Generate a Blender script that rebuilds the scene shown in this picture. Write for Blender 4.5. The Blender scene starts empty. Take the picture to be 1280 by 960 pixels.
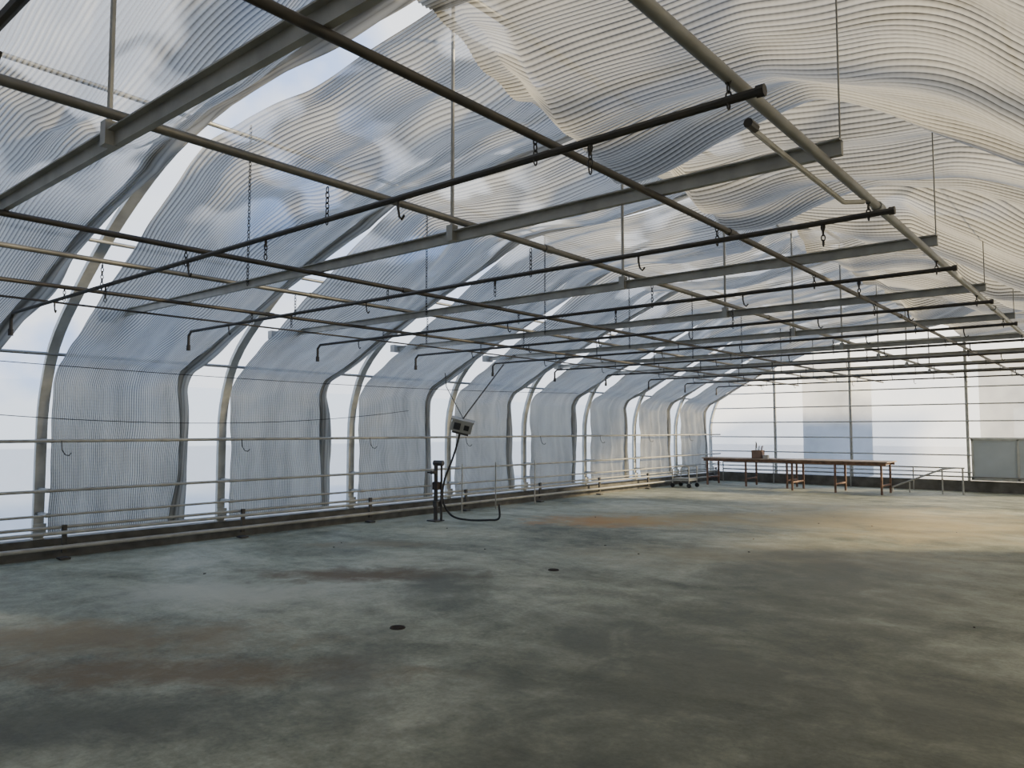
import bpy, math, random
from mathutils import Vector, Matrix
import numpy as np
random.seed(4)
H=1.6
XC=-3.6; HW=7.0
S=2.42
RIB0=3.42
KMIN,KMAX=-4,8
YEND=RIB0+KMAX*S
YBACK=RIB0+KMIN*S
coll=bpy.context.scene.collection

# ---------------------------------------------------------------- materials
def newmat(name):
    m=bpy.data.materials.new(name); m.use_nodes=True
    nt=m.node_tree; nt.nodes.clear()
    return m,nt,nt.nodes,nt.links
def N(nodes,t,**kw):
    n=nodes.new(t)
    for k,v in kw.items(): setattr(n,k,v)
    return n
def simple(name,col,rough=0.5,metal=0.0,var=0.25,scale=6.0,col2=None,bump=0.0):
    m,nt,ns,lk=newmat(name)
    out=N(ns,'ShaderNodeOutputMaterial'); b=N(ns,'ShaderNodeBsdfPrincipled')
    tc=N(ns,'ShaderNodeTexCoord'); no=N(ns,'ShaderNodeTexNoise'); no.inputs['Scale'].default_value=scale; no.inputs['Detail'].default_value=5
    cr=N(ns,'ShaderNodeValToRGB')
    c2=col2 or tuple(c*(1-var) for c in col)
    cr.color_ramp.elements[0].position=0.35; cr.color_ramp.elements[0].color=(*c2,1)
    cr.color_ramp.elements[1].position=0.65; cr.color_ramp.elements[1].color=(*col,1)
    lk.new(tc.outputs['Object'],no.inputs['Vector']); lk.new(no.outputs['Fac'],cr.inputs['Fac'])
    lk.new(cr.outputs['Color'],b.inputs['Base Color'])
    b.inputs['Roughness'].default_value=rough; b.inputs['Metallic'].default_value=metal
    if bump:
        bp=N(ns,'ShaderNodeBump'); bp.inputs['Strength'].default_value=bump; bp.inputs['Distance'].default_value=0.02
        lk.new(no.outputs['Fac'],bp.inputs['Height']); lk.new(bp.outputs['Normal'],b.inputs['Normal'])
    lk.new(b.outputs['BSDF'],out.inputs['Surface'])
    return m
M_RIB=simple('galvanised_rib',(0.44,0.45,0.43),0.5,0.2)
M_TIE=simple('painted_tie',(0.38,0.385,0.37),0.5,0.1)
M_GREY=simple('grey_pipe',(0.26,0.265,0.255),0.45,0.3)
M_PURL=simple('purlin_steel',(0.17,0.172,0.168),0.45,0.3)
M_DARK=simple('dark_pipe',(0.040,0.040,0.042),0.5,0.1,col2=(0.065,0.058,0.05))
M_RAIL=simple('rail_pipe',(0.40,0.395,0.36),0.5,0.1)
M_CHAIN=simple('chain_steel',(0.07,0.07,0.07),0.5,0.6)
M_CONC=simple('kerb_concrete',(0.14,0.135,0.12),0.85,0,0.45,4,bump=0.5)
M_WOOD=simple('table_wood',(0.22,0.12,0.075),0.6,0,0.5,9)
M_WOODTOP=simple('table_top_wood',(0.32,0.24,0.18),0.6,0,0.4,5)
M_BOX=simple('box_plastic',(0.42,0.41,0.37),0.5)
M_BOXW=simple('crate_wood',(0.22,0.14,0.10),0.7)
M_RUB_HOLLOW=simple('black_rubber_and_hollow',(0.02,0.02,0.02),0.6)
M_RUST=simple('cast_iron',(0.05,0.04,0.035),0.7,0.4)
M_PANEL=simple('blue_grey_panel',(0.42,0.47,0.50),0.5,0,0.15,1.5)
M_BACK=simple('opaque_back_wall',(0.28,0.28,0.27),0.8,0,0.2,2)  # unseen back wall, made opaque so the near floor gets darker
M_OUT=simple('neighbour_wall',(0.22,0.25,0.26),0.8)
M_GRAVEL=simple('outdoor_gravel',(0.46,0.49,0.50),0.9,0,0.15,3)

def film_mat(name,tr,tl,tint):
    m,nt,ns,lk=newmat(name)
    out=N(ns,'ShaderNodeOutputMaterial')
    t=N(ns,'ShaderNodeBsdfTransparent'); t.inputs['Color'].default_value=(*tint,1)
    a=N(ns,'ShaderNodeBsdfTranslucent'); a.inputs['Color'].default_value=(.94,.97,.99,1)
    d=N(ns,'ShaderNodeBsdfDiffuse'); d.inputs['Color'].default_value=(.75,.78,.80,1)
    tc=N(ns,'ShaderNodeTexCoord'); no=N(ns,'ShaderNodeTexNoise'); no.inputs['Scale'].default_value=0.9; no.inputs['Detail'].default_value=4
    mr=N(ns,'ShaderNodeMapRange'); mr.inputs['To Min'].default_value=1-tr-0.12; mr.inputs['To Max'].default_value=1-tr+0.12
    mr.inputs['From Min'].default_value=.3; mr.inputs['From Max'].default_value=.7
    lk.new(tc.outputs['Object'],no.inputs['Vector']); lk.new(no.outputs['Fac'],mr.inputs['Value'])
    m1=N(ns,'ShaderNodeMixShader'); m1.inputs[0].default_value=1-tl
    lk.new(a.outputs[0],m1.inputs[1]); lk.new(d.outputs[0],m1.inputs[2])
    m2=N(ns,'ShaderNodeMixShader'); lk.new(mr.outputs[0],m2.inputs[0])
    lk.new(t.outputs[0],m2.inputs[1]); lk.new(m1.outputs[0],m2.inputs[2])
    lk.new(m2.outputs[0],out.inputs['Surface'])
    return m
M_FILM=film_mat('greenhouse_film',0.68,0.92,(.96,.98,1))
M_FILMW=film_mat('side_wall_film',0.52,0.92,(.88,.95,1))
M_FILME=film_mat('greenhouse_film_end',0.58,0.92,(.97,.985,1))

def curtain_mat(name,light,dark,tr,dmix=0.5,w2w=0.03,thin=0.35,z0=3.6):
    m,nt,ns,lk=newmat(name)
    out=N(ns,'ShaderNodeOutputMaterial')
    uv=N(ns,'ShaderNodeUVMap'); uv.uv_map='UVMap'
    sp=N(ns,'ShaderNodeSeparateXYZ'); lk.new(uv.outputs[0],sp.inputs[0])
    def math_(op,a,b=None):
        n=N(ns,'ShaderNodeMath',operation=op)
        for i,x in enumerate((a,b)):
            if x is None: continue
            if isinstance(x,(int,float)): n.inputs[i].default_value=x
            else: lk.new(x,n.inputs[i])
        return n.outputs[0]
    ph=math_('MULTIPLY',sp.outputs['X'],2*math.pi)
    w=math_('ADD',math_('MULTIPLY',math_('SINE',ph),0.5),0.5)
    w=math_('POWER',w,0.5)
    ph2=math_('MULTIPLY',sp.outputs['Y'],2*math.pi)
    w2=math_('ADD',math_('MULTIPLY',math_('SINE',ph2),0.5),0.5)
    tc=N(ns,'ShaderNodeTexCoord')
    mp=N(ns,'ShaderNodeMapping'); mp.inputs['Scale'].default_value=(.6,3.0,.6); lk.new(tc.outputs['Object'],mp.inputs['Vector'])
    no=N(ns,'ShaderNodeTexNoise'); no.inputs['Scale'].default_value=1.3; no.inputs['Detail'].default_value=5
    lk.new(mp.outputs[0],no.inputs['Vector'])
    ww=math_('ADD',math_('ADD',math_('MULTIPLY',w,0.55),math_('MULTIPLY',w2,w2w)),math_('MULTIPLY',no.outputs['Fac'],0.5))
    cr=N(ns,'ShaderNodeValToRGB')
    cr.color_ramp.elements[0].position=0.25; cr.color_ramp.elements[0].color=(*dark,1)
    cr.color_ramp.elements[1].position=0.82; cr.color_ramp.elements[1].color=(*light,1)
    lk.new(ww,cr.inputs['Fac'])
    a=N(ns,'ShaderNodeBsdfTranslucent'); d=N(ns,'ShaderNodeBsdfDiffuse')
    lk.new(cr.outputs[0],a.inputs['Color']); lk.new(cr.outputs[0],d.inputs['Color'])
    t=N(ns,'ShaderNodeBsdfTransparent')
    m1=N(ns,'ShaderNodeMixShader'); m1.inputs[0].default_value=dmix
    lk.new(a.outputs[0],m1.inputs[1]); lk.new(d.outputs[0],m1.inputs[2])
    n2=N(ns,'ShaderNodeTexNoise'); n2.inputs['Scale'].default_value=0.9; n2.inputs['Detail'].default_value=2
    lk.new(tc.outputs['Object'],n2.inputs['Vector'])
    mr=N(ns,'ShaderNodeMapRange'); mr.inputs['From Min'].default_value=.52; mr.inputs['From Max'].default_value=.58
    mr.inputs['To Max'].default_value=thin
    lk.new(n2.outputs['Fac'],mr.inputs['Value'])
    s3=N(ns,'ShaderNodeSeparateXYZ'); lk.new(tc.outputs['Object'],s3.inputs[0])
    mz=N(ns,'ShaderNodeMapRange'); mz.inputs['From Min'].default_value=z0; mz.inputs['From Max'].default_value=z0+.5
    lk.new(s3.outputs['Z'],mz.inputs['Value'])
    tf=math_('ADD',tr,math_('MULTIPLY',mr.outputs[0],mz.outputs[0]))
    m2=N(ns,'ShaderNodeMixShader'); lk.new(tf,m2.inputs[0])
    lk.new(m1.outputs[0],m2.inputs[1]); lk.new(t.outputs[0],m2.inputs[2])
    lk.new(m2.outputs[0],out.inputs['Surface'])
    return m
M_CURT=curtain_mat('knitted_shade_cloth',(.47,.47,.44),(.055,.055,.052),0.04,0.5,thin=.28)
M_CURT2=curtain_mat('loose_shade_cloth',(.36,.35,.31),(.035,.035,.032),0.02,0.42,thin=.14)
M_HEM=curtain_mat('gathered_cloth_hem',(.52,.52,.50),(.25,.25,.24),0.05,0.3,thin=0)

# floor
def floor_mat():
    m,nt,ns,lk=newmat('worn_concrete_floor')
    out=N(ns,'ShaderNodeOutputMaterial'); b=N(ns,'ShaderNodeBsdfPrincipled')
    g=N(ns,'ShaderNodeNewGeometry')
    def noise(sc,det,vec,ro=0.6,dist=0.0):
        n=N(ns,'ShaderNodeTexNoise'); n.inputs['Scale'].default_value=sc; n.inputs['Detail'].default_value=det
        n.inputs['Roughness'].default_value=ro; n.inputs['Distortion'].default_value=dist
        lk.new(vec,n.inputs['Vector']); return n.outputs['Fac']
    mp=N(ns,'ShaderNodeMapping'); mp.inputs['Scale'].default_value=(0.55,1.0,1); mp.inputs['Rotation'].default_value=(0,0,math.radians(-20))
    lk.new(g.outputs['Position'],mp.inputs['Vector'])
    n1=noise(0.55,9,mp.outputs[0],0.66,0.6)
    n2=noise(2.6,9,g.outputs['Position'],0.74,0.3)
    n3=noise(30,4,g.outputs['Position'],0.7)
    def M_(op,a,b_=None,c=None):
        n=N(ns,'ShaderNodeMath',operation=op)
        for i,x in enumerate((a,b_,c)):
            if x is None: continue
            if isinstance(x,(int,float)): n.inputs[i].default_value=x
            else: lk.new(x,n.inputs[i])
        return n.outputs[0]
    f=M_('ADD',M_('ADD',M_('MULTIPLY',n1,0.5),M_('MULTIPLY',n2,0.36)),M_('MULTIPLY',n3,0.14))
    cr=N(ns,'ShaderNodeValToRGB'); e=cr.color_ramp.elements
    e[0].position=0.40; e[0].color=(.105,.112,.080,1)
    e[1].position=0.61; e[1].color=(.50,.50,.39,1)
    e2=cr.color_ramp.elements.new(0.5); e2.color=(.28,.29,.215,1)
    lk.new(f,cr.inputs['Fac'])
    col=cr.outputs[0]
    sep=N(ns,'ShaderNodeSeparateXYZ'); lk.new(g.outputs['Position'],sep.inputs[0])
    def stain_sun_tone(cx,cy,rx,ry,ang,c,amt,colin,sc=1.6):
        ca,sa=math.cos(ang),math.sin(ang)
        dx=M_('SUBTRACT',sep.outputs['X'],cx); dy=M_('SUBTRACT',sep.outputs['Y'],cy)
        u=M_('DIVIDE',M_('ADD',M_('MULTIPLY',dx,ca),M_('MULTIPLY',dy,sa)),rx)
        v=M_('DIVIDE',M_('SUBTRACT',M_('MULTIPLY',dy,ca),M_('MULTIPLY',dx,sa)),ry)
        r=M_('SQRT',M_('ADD',M_('MULTIPLY',u,u),M_('MULTIPLY',v,v)))
        nn=noise(sc,7,g.outputs['Position'],0.7,0.5)
        r2=M_('ADD',r,M_('MULTIPLY',M_('SUBTRACT',nn,0.5),2.6))
        mr=N(ns,'ShaderNodeMapRange'); mr.inputs['From Min'].default_value=1.15; mr.inputs['From Max'].default_value=0.25
        mr.inputs['To Min'].default_value=0; mr.inputs['To Max'].default_value=amt
        lk.new(r2,mr.inputs['Value'])
        mx=N(ns,'ShaderNodeMixRGB'); mx.inputs[2].default_value=(*c,1)
        lk.new(mr.outputs[0],mx.inputs[0]); lk.new(colin,mx.inputs[1])
        return mx.outputs[0]
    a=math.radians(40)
    col=stain_sun_tone(-7.0,3.9,1.5,0.8,a,(.50,.50,.40),.7,col)
    col=stain_sun_tone(-7.2,11.3,1.5,0.9,a,(.44,.20,.04),.9,col,2.2)
    col=stain_sun_tone(-6.2,12.5,2.4,1.2,a,(.42,.32,.14),.65,col,1.2)
    col=stain_sun_tone(-3.6,9.6,2.6,1.1,a,(.36,.30,.17),.5,col,1.5)
    col=stain_sun_tone(-6.6,5.4,1.3,0.45,a,(.13,.085,.04),.9,col,2.6)
    col=stain_sun_tone(-6.3,2.4,1.7,0.55,a,(.21,.155,.08),.75,col,2.2)
    col=stain_sun_tone(-5.0,2.4,1.9,0.35,a,(.16,.11,.055),.8,col,2.9)
    col=stain_sun_tone(-8.3,6.9,1.0,0.4,a,(.22,.17,.09),.5,col,2.9)
    col=stain_sun_tone(-3.2,14.5,3.0,3.0,a,(.50,.39,.19),.6,col,1.0)  # warm sunlight on the far floor, painted into the base colour
    col=stain_sun_tone(-5.6,5.6,0.5,1.2,a,(.09,.092,.066),.7,col,1.9)
    col=stain_sun_tone(-4.0,3.2,0.35,1.4,a,(.10,.10,.075),.6,col,2.4)
    col=stain_sun_tone(-4.6,1.6,1.6,0.5,a,(.075,.078,.058),.7,col,1.8)
    col=stain_sun_tone(-2.4,4.6,1.6,2.6,0.2,(.08,.085,.062),.7,col,1.1)  # darker tone over the near floor, here and in the entries below
    col=stain_sun_tone(-1.9,2.4,1.7,0.9,a,(.07,.074,.056),.75,col,1.4)
    col=stain_sun_tone(-0.8,4.8,1.0,1.6,a,(.08,.083,.06),.6,col,1.4)
    col=stain_sun_tone(-2.6,8.6,1.2,2.6,0.3,(.11,.112,.08),.65,col,1.3)
    lk.new(col,b.inputs['Base Color'])
    mr=N(ns,'ShaderNodeMapRange'); mr.inputs['To Min'].default_value=0.45; mr.inputs['To Max'].default_value=0.85
    lk.new(n2,mr.inputs['Value']); lk.new(mr.outputs[0],b.inputs['Roughness'])
    b.inputs['Specular IOR Level'].default_value=0.3
    bp=N(ns,'ShaderNodeBump'); bp.inputs['Strength'].default_value=0.25; bp.inputs['Distance'].default_value=0.02
    lk.new(f,bp.inputs['Height']); lk.new(bp.outputs['Normal'],b.inputs['Normal'])
    lk.new(b.outputs['BSDF'],out.inputs['Surface'])
    return m
M_FLOOR=floor_mat()

# ---------------------------------------------------------------- mesh builder
class MB:
    def __init__(s): s.v=[];s.f=[];s.mi=[];s.mats=[]
    def m(s,mat):
        if mat not in s.mats: s.mats.append(mat)
        return s.mats.index(mat)
    def box(s,c,d,mat,rot=None):
        i=len(s.v); k=s.m(mat)
        for x in(-1,1):
            for y in(-1,1):
                for z in(-1,1):
                    p=Vector((x*d[0]/2,y*d[1]/2,z*d[2]/2))
                    if rot: p=rot@p
                    s.v.append(tuple(p+Vector(c)))
        for q in((0,1,3,2),(4,6,7,5),(0,4,5,1),(2,3,7,6),(0,2,6,4),(1,5,7,3)):
            s.f.append(tuple(i+a for a in q)); s.mi.append(k)
    def path(s,pts,r,mat,n=8,closed=False):
        pts=[Vector(p) for p in pts]; k=s.m(mat); base=len(s.v); L=len(pts)
        up=None
        for j,p in enumerate(pts):
            if closed: t=(pts[(j+1)%L]-pts[j-1])
            else: t=pts[min(j+1,L-1)]-pts[max(j-1,0)]
            t.normalize()
            if up is None: up=Vector((0,0,1)) if abs(t.z)<0.9 else Vector((1,0,0))
            a=t.cross(up)
            if a.length<1e-4: a=t.cross(Vector((0,1,0)))
            a.normalize(); b=a.cross(t).normalized(); up=b
            for q in range(n):
                an=2*math.pi*q/n
                s.v.append(tuple(p+a*math.cos(an)*r+b*math.sin(an)*r))
        for j in range(L if closed else L-1):
            j2=(j+1)%L
            for q in range(n):
                s.f.append((base+j*n+q,base+j*n+(q+1)%n,base+j2*n+(q+1)%n,base+j2*n+q)); s.mi.append(k)
        if not closed:
            s.f.append(tuple(base+q for q in range(n-1,-1,-1))); s.mi.append(k)
            s.f.append(tuple(base+(L-1)*n+q for q in range(n))); s.mi.append(k)
    def link(s,c,h,w,r,mat,turn):
        pts=[]
        for q in range(10):
            an=2*math.pi*q/10
            a=math.cos(an)*w; z=math.sin(an)*h
            pts.append((c[0]+(a if not turn else 0),c[1]+(a if turn else 0),c[2]+z))
        s.path(pts,r,mat,n=4,closed=True)
    def chain(s,top,length,mat,h=.022):
        z=top[2]; k=0
        while z>top[2]-length:
            s.link((top[0],top[1],z-h),h,h*.55,h*.2,mat,k%2); z-=h*1.6; k+=1
    def make(s,name,smooth=True,parent=None):
        me=bpy.data.meshes.new(name); me.from_pydata(s.v,[],s.f)
        for mt in s.mats: me.materials.append(mt)
        me.polygons.foreach_set('material_index',s.mi)
        if smooth: me.polygons.foreach_set('use_smooth',[len(f)==4 for f in s.f])
        me.update()
        try:
            if smooth: me.set_sharp_from_angle(angle=math.radians(40))
        except Exception: pass
        o=bpy.data.objects.new(name,me); coll.objects.link(o)
        if parent: o.parent=parent
        return o

# ---------------------------------------------------------------- profile
ctrl=[(7.0,.24),(7.0,.8),(7.0,1.4),(6.95,2.0),(6.62,2.72),(5.8,3.38),(4.8,3.98),(3.7,4.44),(2.4,4.68),(1.2,4.79),(0,4.84)]
def catmull(pts,n):
    P=[np.array(p,float) for p in pts]; P=[2*P[0]-P[1]]+P+[2*P[-1]-P[-2]]
    out=[]
    for i in range(1,len(P)-2):
        for t in np.linspace(0,1,12,endpoint=False):
            a,b,c,d=P[i-1:i+3]
            out.append(.5*((2*b)+(-a+c)*t+(2*a-5*b+4*c-d)*t*t+(-a+3*b-3*c+d)*t**3))
    out.append(P[-2]); out=np.array(out)
    L=np.concatenate([[0],np.cumsum(np.linalg.norm(np.diff(out,axis=0),axis=1))])
    s=np.linspace(0,L[-1],n)
    return np.stack([np.interp(s,L,out[:,0]),np.interp(s,L,out[:,1])],1),s
prof,profs=catmull(ctrl,40)
def zprof(x):
    u=abs(x-XC); return float(np.interp(u,prof[::-1,0],prof[::-1,1]))
def full_profile():
    l=[(XC-u,z) for u,z in prof]; r=[(XC+u,z) for u,z in prof[::-1]][1:]
    return l+r
FP=full_profile()

# ribs
for k in range(KMIN,KMAX+1):
    y=RIB0+k*S
    mb=MB()
    wd=.06;t=.06
    mi=mb.m(M_RIB)
    for j,(x,z) in enumerate(FP):
        a=FP[max(j-1,0)]; b=FP[min(j+1,len(FP)-1)]
        tx,tz=b[0]-a[0],b[1]-a[1]; l=math.hypot(tx,tz); nx,nz=tz/l,-tx/l   # inward normal
        for (dn,dy) in((0.0,-wd),(0.0,wd),(t,wd),(t,-wd)):
            mb.v.append((x+nx*dn,y+dy,z+nz*dn))
    for j in range(len(FP)-1):
        for q in range(4):
            mb.f.append((j*4+q,j*4+(q+1)%4,j*4+4+(q+1)%4,j*4+4+q)); mb.mi.append(mi)
    for sx in(-1,1):
        x=XC+sx*(HW-.035)
        mb.box((x,y,.13),(.10,.13,.26),M_RIB)
        mb.box((x-sx*.05,y,.36),(.03,.15,.16),M_RIB)
    mb.make('arch_rib',smooth=False)

# film shell
def shell(name,j0,j1,mat):
    mb=MB(); mi=mb.m(mat)
    ys=[YBACK,YEND]
    for (x,z) in FP[j0:j1+1]:
        sx=-1 if x<XC else 1
        for y in ys: mb.v.append((x+sx*.01,y,z+.012))
    for j in range(j1-j0):
        mb.f.append((j*2,j*2+1,j*2+3,j*2+2)); mb.mi.append(mi)
    return mb.make(name)
nF=len(FP)
jl=8
shell('wall_left',0,jl,M_FILMW); shell('wall_right',nF-1-jl,nF-1,M_FILM); shell('ceiling',jl,nF-1-jl,M_FILM)
def endwall(name,y,mat):
    mb=MB(); mi=mb.m(mat)
    for (x,z) in FP: mb.v.append((x,y,z))
    mb.f.append(tuple(range(len(FP)))); mb.mi.append(mi)
    return mb.make(name,smooth=False)
endwall('wall_end',YEND+.08,M_FILME); endwall('wall_back',YBACK-.08,M_BACK)

# end wall framing
def endframe(y,name):
    mb=MB()
    for x in(-8.45,-6.25,-3.35,-1.1,1.1):
        mb.box((x,y,(.28+zprof(x))/2),(.07,.06,zprof(x)-.28),M_RIB)
    for z in(.5,.95,1.4,1.85,2.3,2.75,3.2,3.65,4.1):
        us=[u for u,zz in prof if zz>=z]
        u=max(us)-.03
        mb.path([(XC-u,y-.05,z),(XC+u,y-.05,z)],.02,M_RIB,6)
    return mb.make(name)
endframe(YEND,'end_wall_frame'); endframe(YBACK+.04,'end_wall_frame')

# floor, kerbs
mb=MB(); mb.box((XC,(YBACK+YEND)/2,-.05),(2*HW+.5,YEND-YBACK+.6,.1),M_FLOOR); mb.make('floor',False)
for nm,x in(('baseboard_left',XC-HW),('baseboard_right',XC+HW)):
    mb=MB(); mb.box((x,(YBACK+YEND)/2,.12),(.26,YEND-YBACK+.3,.25),M_CONC); mb.make(nm,False)
for nm,y in(('baseboard_end',YEND+.03),('baseboard_back',YBACK-.03)):
    mb=MB(); mb.box((XC,y,.14),(2*HW,.24,.29),M_CONC); mb.make(nm,False)

# ---------------------------------------------------------------- curtains
def smoothnoise(n,sc,rs):
    k=max(3,int(n/sc)+2); a=rs.randn(k); x=np.linspace(0,k-1,n); 
    i=np.clip(x.astype(int),0,k-2); f=x-i; f=f*f*(3-2*f)
    return a[i]*(1-f)+a[i+1]*f
def grid_obj(name,P,UVx,UVy,mat,parent=None):
    n,m=P.shape[:2]
    me=bpy.data.meshes.new(name)
    idx=np.arange(n*m).reshape(n,m)
    F=np.stack([idx[:-1,:-1],idx[1:,:-1],idx[1:,1:],idx[:-1,1:]],-1).reshape(-1,4)
    me.vertices.add(n*m); me.vertices.foreach_set('co',P.reshape(-1).astype(np.float32))
    me.loops.add(F.size); me.loops.foreach_set('vertex_index',F.reshape(-1).astype(np.int32))
    me.polygons.add(len(F)); me.polygons.foreach_set('loop_start',np.arange(0,F.size,4,dtype=np.int32))
    me.polygons.foreach_set('loop_total',np.full(len(F),4,dtype=np.int32))
    me.update(calc_edges=True)
    uvl=me.uv_layers.new(name='UVMap')
    uv=np.stack([UVx.reshape(-1)[F.reshape(-1)],UVy.reshape(-1)[F.reshape(-1)]],-1)
    uvl.data.foreach_set('uv',uv.reshape(-1).astype(np.float32))
    me.polygons.foreach_set('use_smooth',np.ones(len(F),dtype=bool))
    me.materials.append(mat)
    o=bpy.data.objects.new(name,me); coll.objects.link(o)
    if parent: o.parent=parent
    return o
def polyres(pts,n):
    P=np.array(pts,float); L=np.concatenate([[0],np.cumsum(np.linalg.norm(np.diff(P,axis=0),axis=1))])
    s=np.linspace(0,L[-1],n)
    Q=np.stack([np.interp(s,L,P[:,0]),np.interp(s,L,P[:,1])],1)
    return Q,s
def normals(Q):
    T=np.gradient(Q,axis=0); T/=np.linalg.norm(T,axis=1)[:,None]
    Nn=np.stack([-T[:,1],T[:,0]],1)
    return Nn
def sheet(side,pts,y0,w_low,w_high,parent,rs,npl,mat,sag_roof,sag_var,hem=True,soft=2,wave=.0):
    ns_,nw=170,npl*4
    Q,s=polyres(pts,ns_)
    for _ in range(soft): Q[1:-1]=.25*Q[:-2]+.5*Q[1:-1]+.25*Q[2:]
    Nn=normals(Q)
    if Nn[10,0]>0: Nn=-Nn
    a=s[-1]
    t=np.linspace(0,1,nw)
    sk=np.clip((s-2.2)/3.5,0,1)            # 0 on wall .. 1 on roof
    w=w_low+(w_high-w_low)*sk**1.3
    Wv=w+.03*smoothnoise(ns_,14,rs)
    T,Sg=np.meshgrid(t,s)
    K=sk[:,None]
    ph=npl*T+.3*smoothnoise(ns_,16,rs)[:,None]+.35*np.sin(Sg*1.3+T*4+rs.rand()*6)+.6*np.sin(T*9+rs.rand()*6)
    drift=(.05*np.sin(Sg*1.1+rs.rand()*6)+.05*np.sin(Sg*2.1+rs.rand()*6)*K)*np.sin(np.pi*T)
    Y=y0+T*Wv[:,None]+drift
    skew=.35*(rs.rand()-.5)
    Tb=np.clip(T+skew*np.sin(np.pi*T),0,1)
    belly=np.sin(np.pi*Tb)**.8
    kink=np.exp(-((Sg-2.15)/.14)**2)
    fade=np.clip((a-Sg)/.5,.45,1)
    sag=(.05+(sag_roof-.05)*K)*belly*np.clip((Sg-1.9)/1.8,0,1)*fade*(1+sag_var*np.sin(Sg*1.6+rs.rand()*6))
    wob=.012*np.sin(Sg*5.1+T*3+rs.rand()*6)+.010*np.sin(Sg*11+rs.rand()*6+T*7)*(1-K)+wave*np.sin(Sg*2.6+T*4+rs.rand()*6)*belly
    fold=np.sin(2*np.pi*(T*2.6+.25*np.sin(T*5+rs.rand()*6))+Sg*.6+rs.rand()*6)
    fold2=np.sin(2*np.pi*T*6.3+Sg*1.1+rs.rand()*6)
    big=(.018+.045*K)*fold*np.sin(np.pi*T)+(.006+.012*K)*fold2
    D=.006+sag+wob+big+(.004+.002*K)*np.sin(2*np.pi*ph)-.015*kink
    U=Q[:,0][:,None]+Nn[:,0][:,None]*D; Z=Q[:,1][:,None]+Nn[:,1][:,None]*D
    if side<0: U=np.maximum(U,0)
    grid_obj('drape',np.stack([XC+side*U,Y,Z],-1),ph,Sg*24+.15*np.sin(T*40),mat,parent)
    if not hem: return
    nh=26; th=np.linspace(0,2*np.pi,nh)
    TH,Sg=np.meshgrid(th,s)
    wb=1+.25*np.sin(3*TH+Sg*2)+.15*np.sin(5*TH-Sg*3.3)
    ry=.075*wb*(1+.3*np.sin(Sg*2.2+rs.rand()*6)); rn=.022*wb
    Y=y0+Wv[:,None]+np.cos(TH)*ry; D=.03+np.sin(TH)*rn-.03*np.exp(-((Sg-2.15)/.2)**2)
    U=Q[:,0][:,None]+Nn[:,0][:,None]*D; Z=Q[:,1][:,None]+Nn[:,1][:,None]*D
    grid_obj('gathered_hem',np.stack([XC+side*np.maximum(U,0),Y,Z],-1),TH*1.3+Sg*.3,Sg*3,M_HEM,parent)
LEFT=[(6.84,.33),(6.83,1.2),(6.86,2.2),(6.70,2.40),(5.9,2.88),(5.0,3.38),(4.1,3.86),(3.45,4.22),(3.1,4.35),(2.4,4.42),(1.5,4.40),(.6,4.47),(0,4.54)]
for k in range(KMIN,KMAX):
    for side in(-1,1):
        e=bpy.data.objects.new('shade_curtain',None); coll.objects.link(e)
        y=RIB0+k*S
        rs=np.random.RandomState(100+k*2+(side>0))
        if side<0:
            wl=1.66 if k>=-1 else S-.1
            sheet(-1,LEFT,y+.07,wl,(2.28 if k>=0 else 2.12),e,rs,66,M_CURT,.27,.35)
        else:
            dz=.20*math.sin(k*2.3)
            R=[(6.84,.33),(6.83,1.2),(6.84,2.1),(6.6,2.5),(5.6,2.68),(4.7,2.92+dz*.5),(3.9,3.22+dz),(3.3,3.58+dz),(2.7,4.0+dz*.5),(2.0,4.32),(1.2,4.42),(.5,4.45),(0,4.54)]
            if k>=5: R=R[3:]
            sheet(1,R,y-.03,S+.12,S+.14,e,rs,76,M_CURT2,.50,.45,hem=False,soft=8,wave=.10)

# ---------------------------------------------------------------- transverse ties, posts, chains
ZT=H+1.41
TIEY=[3.85+k*2.365 for k in range(-3,KMAX)]
for y in TIEY:
    e=MB()
    x0,x1=-9.75,-1.06
    e.box(((x0+x1)/2,y,ZT),(x1-x0,.035,.075),M_TIE)
    e.box(((x0+x1)/2,y-.02,ZT+.034),(x1-x0,.06,.008),M_TIE)
    e.box((x0+.02,y-.02,ZT),(.10,.20,.12),M_TIE)
    e.path([(XC-.15,y-.03,ZT),(XC-.15,y-.03,4.80)],.014,M_TIE,6)
    e.box((XC-.15,y-.03,ZT+.02),(.06,.06,.12),M_TIE)
    e.path([(-1.07,y,ZT-.02),(-1.07,y,zprof(-1.0)-.03)],.005,M_GREY,5)
    x=-6.5; zt=zprof(x)-.03
    e.chain((x,y-.03,zt),zt-ZT-.02,M_CHAIN,h=.021)
    e.make('tie_beam')

def lpipe(name,x,z,r,mat,y0=YBACK+.1,y1=YEND-.05,n=10,couplers=True):
    mb=MB(); mb.path([(x,y0,z),(x,y1,z)],r,mat,n)
    if couplers:
        y=y0+1.3
        while y<y1:
            mb.path([(x,y-.05,z),(x,y+.05,z)],r*1.25,mat,n); y+=4.84
    return mb.make(name)
XQ=-3.63
lpipe('purlin_pipe',-1.13,ZT-.065,.026,M_GREY)
lpipe('purlin_pipe',XQ,ZT+.075,.025,M_PURL)
lpipe('purlin_pipe',-6.85,ZT+.065,.023,M_PURL)
for x in(-2.06,-5.35,-7.7): lpipe('water_pipe',x,ZT-.06,.021,M_DARK)
lpipe('water_pipe',-8.75,ZT-.05,.012,M_DARK,couplers=False)
for x in(-10.28,-8.75,-6.6): 
    lpipe('purlin_pipe',x,zprof(x)-.09,.022,M_GREY); x2=2*XC-x; lpipe('purlin_pipe',x2,zprof(x2)-.09,.022,M_GREY)
lpipe('ridge_pipe',XC,4.75,.03,M_GREY)
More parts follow.
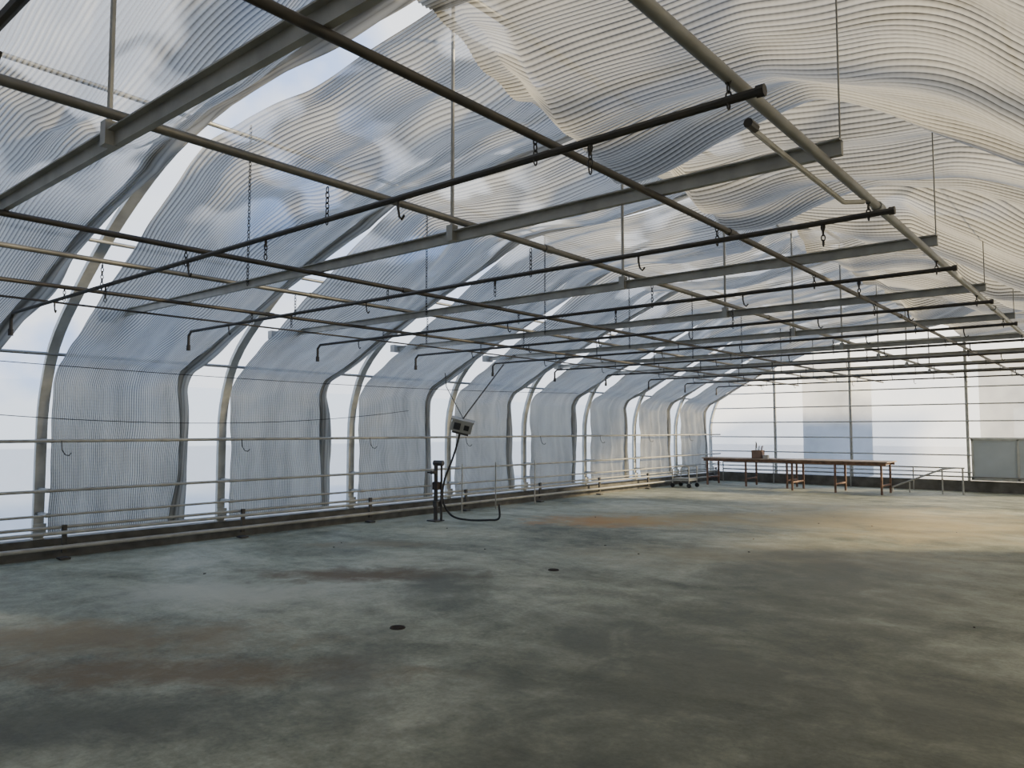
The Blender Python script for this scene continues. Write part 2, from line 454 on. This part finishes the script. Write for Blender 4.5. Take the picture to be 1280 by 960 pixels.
# side rails
for sx in(-1,1):
    x=XC+sx*6.62
    for z,r in((1.47,.022),(.86,.020)):
        lpipe('side_rail',x,z,r,M_RAIL)
    lpipe('side_rail',XC+sx*6.62,.56,.016,M_RAIL)
    mb=MB()
    for (dx,z,r) in((6.70,.40,.020),(6.60,.34,.024),(6.62,.16,.026)):
        mb.path([(XC+sx*dx,YBACK+.2,z),(XC+sx*dx,YEND-.2,z)],r,M_RAIL,10)
    for k in range(KMIN,KMAX+1):
        y=RIB0+k*S+.2
        if y>YEND-.2: y=YEND-.3
        mb.box((XC+sx*6.66,y,.26),(.04,.05,.34),M_DARK)
        mb.box((XC+sx*6.66,y,.02),(.14,.12,.02),M_DARK)
    mb.make('heating_pipes')
for k in range(KMIN,KMAX):
    y=RIB0+k*S
    mb=MB()
    for z in(1.47,.86,.56): mb.box((XC-6.78,y+.0,z),(.30,.05,.05),M_GREY)
    mb.path([(XC-6.57,y+.1,1.47),(XC-6.55,y+.1,1.36),(XC-6.53,y+.13,1.30),(XC-6.50,y+.16,1.29),(XC-6.48,y+.18,1.32)],.007,M_DARK,5)
    mb.make('rail_clamp')

# irrigation booms
for j in range(-1,10):
    y=2.64+1.95*j; z=H+1.25
    if y>YEND-.3: break
    mb=MB()
    xl=-9.15
    mb.path([(xl-.02,y,z-.20),(xl-.02,y,z-.05),(xl+.04,y,z),(-1.0,y,z)],.018,M_DARK,8)
    mb.path([(-1.02,y,z),(-.99,y,z)],.024,M_DARK,8)
    mb.path([(xl-.02,y,z-.24),(xl-.02,y,z-.17)],.026,M_DARK,8)
    for x in(-1.13,-2.06,XQ,-5.35,-6.85,-7.7):
        zt=ZT+.04 if x in(XQ,-6.85) else ZT-.06
        mb.chain((x,y,zt),zt-z,M_CHAIN,h=.02)
    for q in range(6):
        x=-1.3-q*1.3-random.random()*.5
        mb.path([(x,y,z),(x,y,z-.06)],.008,M_DARK,5)
        if q%2==0 and j in(0,1,2):
            mb.chain((x,y,z-.01),.12,M_CHAIN,h=.02)
        else: mb.path([(x,y,z-.05),(x+.01,y,z-.10),(x+.03,y,z-.12),(x+.05,y,z-.10)],.007,M_DARK,5)
    mb.make('irrigation_boom')
mb=MB()
mb.path([(-1.08,2.75,H+1.17),(-1.12,2.85,H+1.20),(-1.17,3.2,H+1.25),(-1.17,4.25,H+1.25),(-1.12,4.45,H+1.29)],.013,M_RAIL,8)
mb.path([(-1.08,2.70,H+1.17),(-1.08,2.77,H+1.17)],.019,M_DARK,8)
mb.make('conduit_pipe')
mb=MB()
for (ya,yb,x,z,d) in((1.0,9.0,-9.9,1.95,.25),(0,14,-9.7,2.45,.12)):
    mb.path([(x,ya+(yb-ya)*t/20,z-d*4*(t/20)*(1-t/20)) for t in range(21)],.005,M_DARK,5)
mb.make('slack_cable')

# ---------------------------------------------------------------- control box & stand pipe
px,py=-9.55,9.35
mb=MB()
mb.path([(px,py,0),(px,py,1.02)],.035,M_DARK,10)
mb.path([(px+.09,py+.05,0),(px+.09,py+.05,.98)],.02,M_DARK,8)
mb.box((px,py,.01),(.22,.22,.02),M_DARK)
mb.path([(px-.05,py,1.02),(px+.13,py+.05,1.02)],.05,M_DARK,8)
mb.path([(px+.02,py-.02,.86),(px+.02,py-.14,.86)],.03,M_DARK,8)
mb.path([(px-.06,py-.14,.86),(px+.10,py-.14,.86)],.015,M_RUST,6)
mb.box((px+.02,py,.62),(.12,.09,.14),M_RUST)
mb.box((px+.02,py,.3),(.1,.08,.1),M_DARK)
mb.make('standpipe_valve')
mb=MB()
bx,by,bz=-9.25,9.7,1.68
R=Matrix.Rotation(math.radians(18),3,'Y')@Matrix.Rotation(math.radians(40),3,'Z')
def off(a,b,c): return tuple(Vector((bx,by,bz))+R@Vector((a,b,c)))
mb.box((bx,by,bz),(.38,.20,.20),M_BOX,R)
mb.box(off(0,0,.11),(.42,.24,.03),M_BOX,R)
mb.box(off(-.08,-.11,0),(.12,.03,.12),M_DARK,R)
mb.box(off(.09,-.11,0),(.09,.03,.09),M_RUB_HOLLOW,R)
mb.box(off(0,-.02,-.12),(.3,.14,.04),M_DARK,R)
mb.path([(bx,by,bz+.1),(bx+.05,by+.1,bz+.25),(bx-.1,by+1.3,ZT-.1)],.014,M_DARK,6)
mb.path([(bx,by+.06,bz+.1),(bx-.5,by+.1,ZT-.6),(bx-.55,by+.1,ZT-.2)],.008,M_DARK,6)
pts=[(bx-.05,by,bz-.12),(bx-.10,by-.05,bz-.4),(bx-.18,by-.1,1.0),(bx-.24,by-.2,.7),(bx-.22,by-.25,.35),(bx-.05,by-.2,.10),(bx+.2,by-.05,.03),(bx+.5,by+.15,.03),(bx+.62,by+.3,.06),(bx+.6,by+.32,.3)]
def smoothp(p,n=6):
    P=[Vector(a) for a in p]; P=[2*P[0]-P[1]]+P+[2*P[-1]-P[-2]]; o=[]
    for i in range(1,len(P)-2):
        for t in range(n):
            t/=n; a,b,c,d=P[i-1:i+3]
            o.append(.5*((2*b)+(-a+c)*t+(2*a-5*b+4*c-d)*t*t+(-a+3*b-3*c+d)*t**3))
    o.append(P[-2]); return o
mb.path(smoothp(pts),.018,M_RUB_HOLLOW,8)
mb.make('hanging_control_box')
mb=MB()
for y in(9.9,10.6,11.6,12.9): mb.path([(XC-6.5,y,.0),(XC-6.5,y,.95)],.014,M_RAIL,6)
mb.make('rail_stanchion')

# floor drains
for (x,y) in((-4.65,4.13),(-5.17,6.95)):
    mb=MB(); r=.058
    mb.path([(x+r*math.cos(a*math.pi/12),y+r*math.sin(a*math.pi/12),.003) for a in range(24)],.007,M_RUST,5,closed=True)
    mb.path([(x,y,-.002),(x,y,.003)],r,M_RUB_HOLLOW,24)  # black disc painted in for the dark hollow below the grate
    for q in(-.035,-.0175,0,.0175,.035):
        l=math.sqrt(r**2-q*q); mb.box((x+q,y,.005),(.006,2*l,.004),M_RUST)
    mb.make('floor_drain')
mb=MB()
for _ in range(26):
    x=random.uniform(-9,-.5);y=random.uniform(3.5,16)
    mb.box((x,y,.004),(random.uniform(.01,.03),random.uniform(.008,.02),.008),random.choice([M_RUST,M_BOX,M_WOOD]),Matrix.Rotation(random.random()*3,3,'Z'))
mb.make('floor_debris',False)

# ---------------------------------------------------------------- tables
def table(x0,x1,y0,y1,zt):
    mb=MB(); cx,cy=(x0+x1)/2,(y0+y1)/2
    n=5; w=(y1-y0)/n
    for i in range(n): mb.box((cx,y0+w*(i+.5),zt-.015),(x1-x0,w-.008,.03),M_WOODTOP)
    for y in(y0+.06,y1-.06): mb.box((cx,y,zt-.065),(x1-x0-.08,.03,.07),M_WOOD)
    k=3
    for i in range(k):
        x=x0+.15+(x1-x0-.3)*i/(k-1)
        for y in(y0+.06,y1-.06): mb.box((x,y,(zt-.03)/2),(.045,.045,zt-.03),M_WOOD)
        mb.box((x,cy,zt-.065),(.035,y1-y0-.12,.06),M_WOOD)
        mb.box((x,cy,.22),(.03,y1-y0-.12,.04),M_WOOD)
    mb.make('work_table',False)
table(-9.9,-7.25,20.7,21.6,.80)
table(-7.2,-4.7,20.1,21.1,.82)
mb=MB()
cx,cy,cz=-8.3,21.0,.802
mb.box((cx,cy,cz+.01),(.30,.22,.02),M_BOXW)
for sx in(-1,1): mb.box((cx+sx*.14,cy,cz+.12),(.02,.22,.22),M_BOXW)
for sy in(-1,1): mb.box((cx,cy+sy*.10,cz+.12),(.30,.02,.22),M_BOXW)
for q in range(7):
    x=cx-.1+q*.033; mb.path([(x,cy+random.uniform(-.05,.05),cz+.02),(x+random.uniform(-.06,.06),cy,cz+random.uniform(.32,.5))],.012,random.choice([M_BOXW,M_DARK,M_BOX]),6)
mb.box((cx+.25,cy-.05,cz+.05),(.14,.12,.10),M_BOX)
mb.make('tool_crate')
mb=MB()
tx,ty=-9.85,19.4
for sy in(-.25,.25):
    mb.path([(tx-.2,ty+sy,.08),(tx-.2,ty+sy,.5),(tx-.1,ty+sy,.58),(tx+.3,ty+sy,.58)],.015,M_RAIL,6)
    mb.path([(tx+.3,ty+sy,.58),(tx+.3,ty+sy,.08)],.015,M_RAIL,6)
    mb.path([(tx-.2,ty+sy,.2),(tx+.3,ty+sy,.2)],.015,M_RAIL,6)
    for x in(-.2,.3): mb.path([(tx+x,ty+sy-.02,.06),(tx+x,ty+sy+.02,.06)],.06,M_RUB_HOLLOW,12)
for x in(-.2,.3): mb.path([(tx+x,ty-.25,.2),(tx+x,ty+.25,.2)],.015,M_RAIL,6)
mb.box((tx+.05,ty,.24),(.5,.5,.04),M_GREY)
mb.make('tube_trolley')
mb=MB()
y=YEND-.35
mb.path([(-10.0,y,.62),(-3.4,y,.62)],.02,M_RAIL,8)
mb.path([(-10.0,y,.40),(-1,y,.40)],.02,M_GREY,8)
for x in(-10,-8.4,-6.2,-4.6): mb.path([(x,y,0),(x,y,.62)],.016,M_GREY,6)
mb.make('end_heating_pipes')
mb=MB()
y=YEND-1.3
mb.path([(-4.9,y,0),(-4.9,y,.12),(-3.75,y,.62),(-3.5,y,.66),(-3.3,y,.66),(-3.3,y,0)],.022,M_RAIL,8)
mb.path([(-3.75,y,0),(-3.75,y,.62)],.018,M_RAIL,8)
mb.path([(-4.5,y,.0),(-4.5,y,.3)],.018,M_RAIL,8)
mb.make('ramp_handrail')
mb=MB()
mb.box((-2.25,YEND-.10,.83),(2.0,.03,1.04),M_PANEL)
mb.box((-2.25,YEND-.12,.34),(2.06,.05,.07),M_RIB); mb.box((-2.25,YEND-.12,1.36),(2.06,.05,.05),M_RIB)
for x in(-3.24,-2.25,-1.26): mb.box((x,YEND-.12,.85),(.05,.05,1.04),M_RIB)
mb.make('door_1',False)

# ---------------------------------------------------------------- outside
mb=MB(); mb.box((0,10,-.32),(160,160,.4),M_GRAVEL); mb.make('outdoor_ground',False)
mb=MB()
mb.box((-8.1,28,1.8),(1.5,3,3.7),M_OUT); mb.box((-8.1,28,3.75),(1.9,3.4,.2),M_OUT)
mb.make('outdoor_shed',False)
mb=MB()
mb.box((-1.2,30,1.9),(5.0,5,3.9),M_OUT); mb.box((-1.2,30,3.95),(5.4,5.4,.2),M_OUT); mb.box((-2.2,27.48,1.2),(1.2,.08,2.2),M_PANEL)
mb.make('outdoor_building',False)

# ---------------------------------------------------------------- light
w=bpy.data.worlds.new('sky'); bpy.context.scene.world=w; w.use_nodes=True
ns=w.node_tree.nodes; lk=w.node_tree.links; ns.clear()
out=N(ns,'ShaderNodeOutputWorld'); bg=N(ns,'ShaderNodeBackground')
tc=N(ns,'ShaderNodeTexCoord'); no=N(ns,'ShaderNodeTexNoise'); no.inputs['Scale'].default_value=2.8; no.inputs['Detail'].default_value=6
sp=N(ns,'ShaderNodeSeparateXYZ'); mu=N(ns,'ShaderNodeMath',operation='MULTIPLY_ADD'); mu.inputs[1].default_value=-.26
cr=N(ns,'ShaderNodeValToRGB')
cr.color_ramp.elements[0].position=.31; cr.color_ramp.elements[0].color=(.26,.46,.92,1)
cr.color_ramp.elements[1].position=.38; cr.color_ramp.elements[1].color=(.97,.985,1.0,1)
lk.new(tc.outputs['Generated'],no.inputs['Vector']); lk.new(tc.outputs['Generated'],sp.inputs[0])
lk.new(sp.outputs['Z'],mu.inputs[0]); lk.new(no.outputs['Fac'],mu.inputs[2])
lk.new(mu.outputs[0],cr.inputs['Fac'])
lk.new(cr.outputs[0],bg.inputs['Color']); bg.inputs['Strength'].default_value=2.1
lk.new(bg.outputs[0],out.inputs['Surface'])
sd=bpy.data.lights.new('sun','SUN'); sd.energy=17; sd.angle=math.radians(4.5); sd.color=(1,.79,.47)
so=bpy.data.objects.new('sun',sd); coll.objects.link(so)
el=math.radians(16); az=Vector((.78,.62,0)).normalized()
dirv=-(az*math.cos(el)+Vector((0,0,math.sin(el))))
so.rotation_euler=dirv.to_track_quat('-Z','Y').to_euler(); so.location=(20,30,15)

# ---------------------------------------------------------------- camera
cd=bpy.data.cameras.new('camera'); cd.sensor_width=36; cd.lens=930/1280*36; cd.clip_start=.05; cd.clip_end=300
co=bpy.data.objects.new('camera',cd); coll.objects.link(co)
co.location=(0,0,H); co.rotation_euler=(math.radians(93.57),0,math.radians(39.8))
bpy.context.scene.camera=co
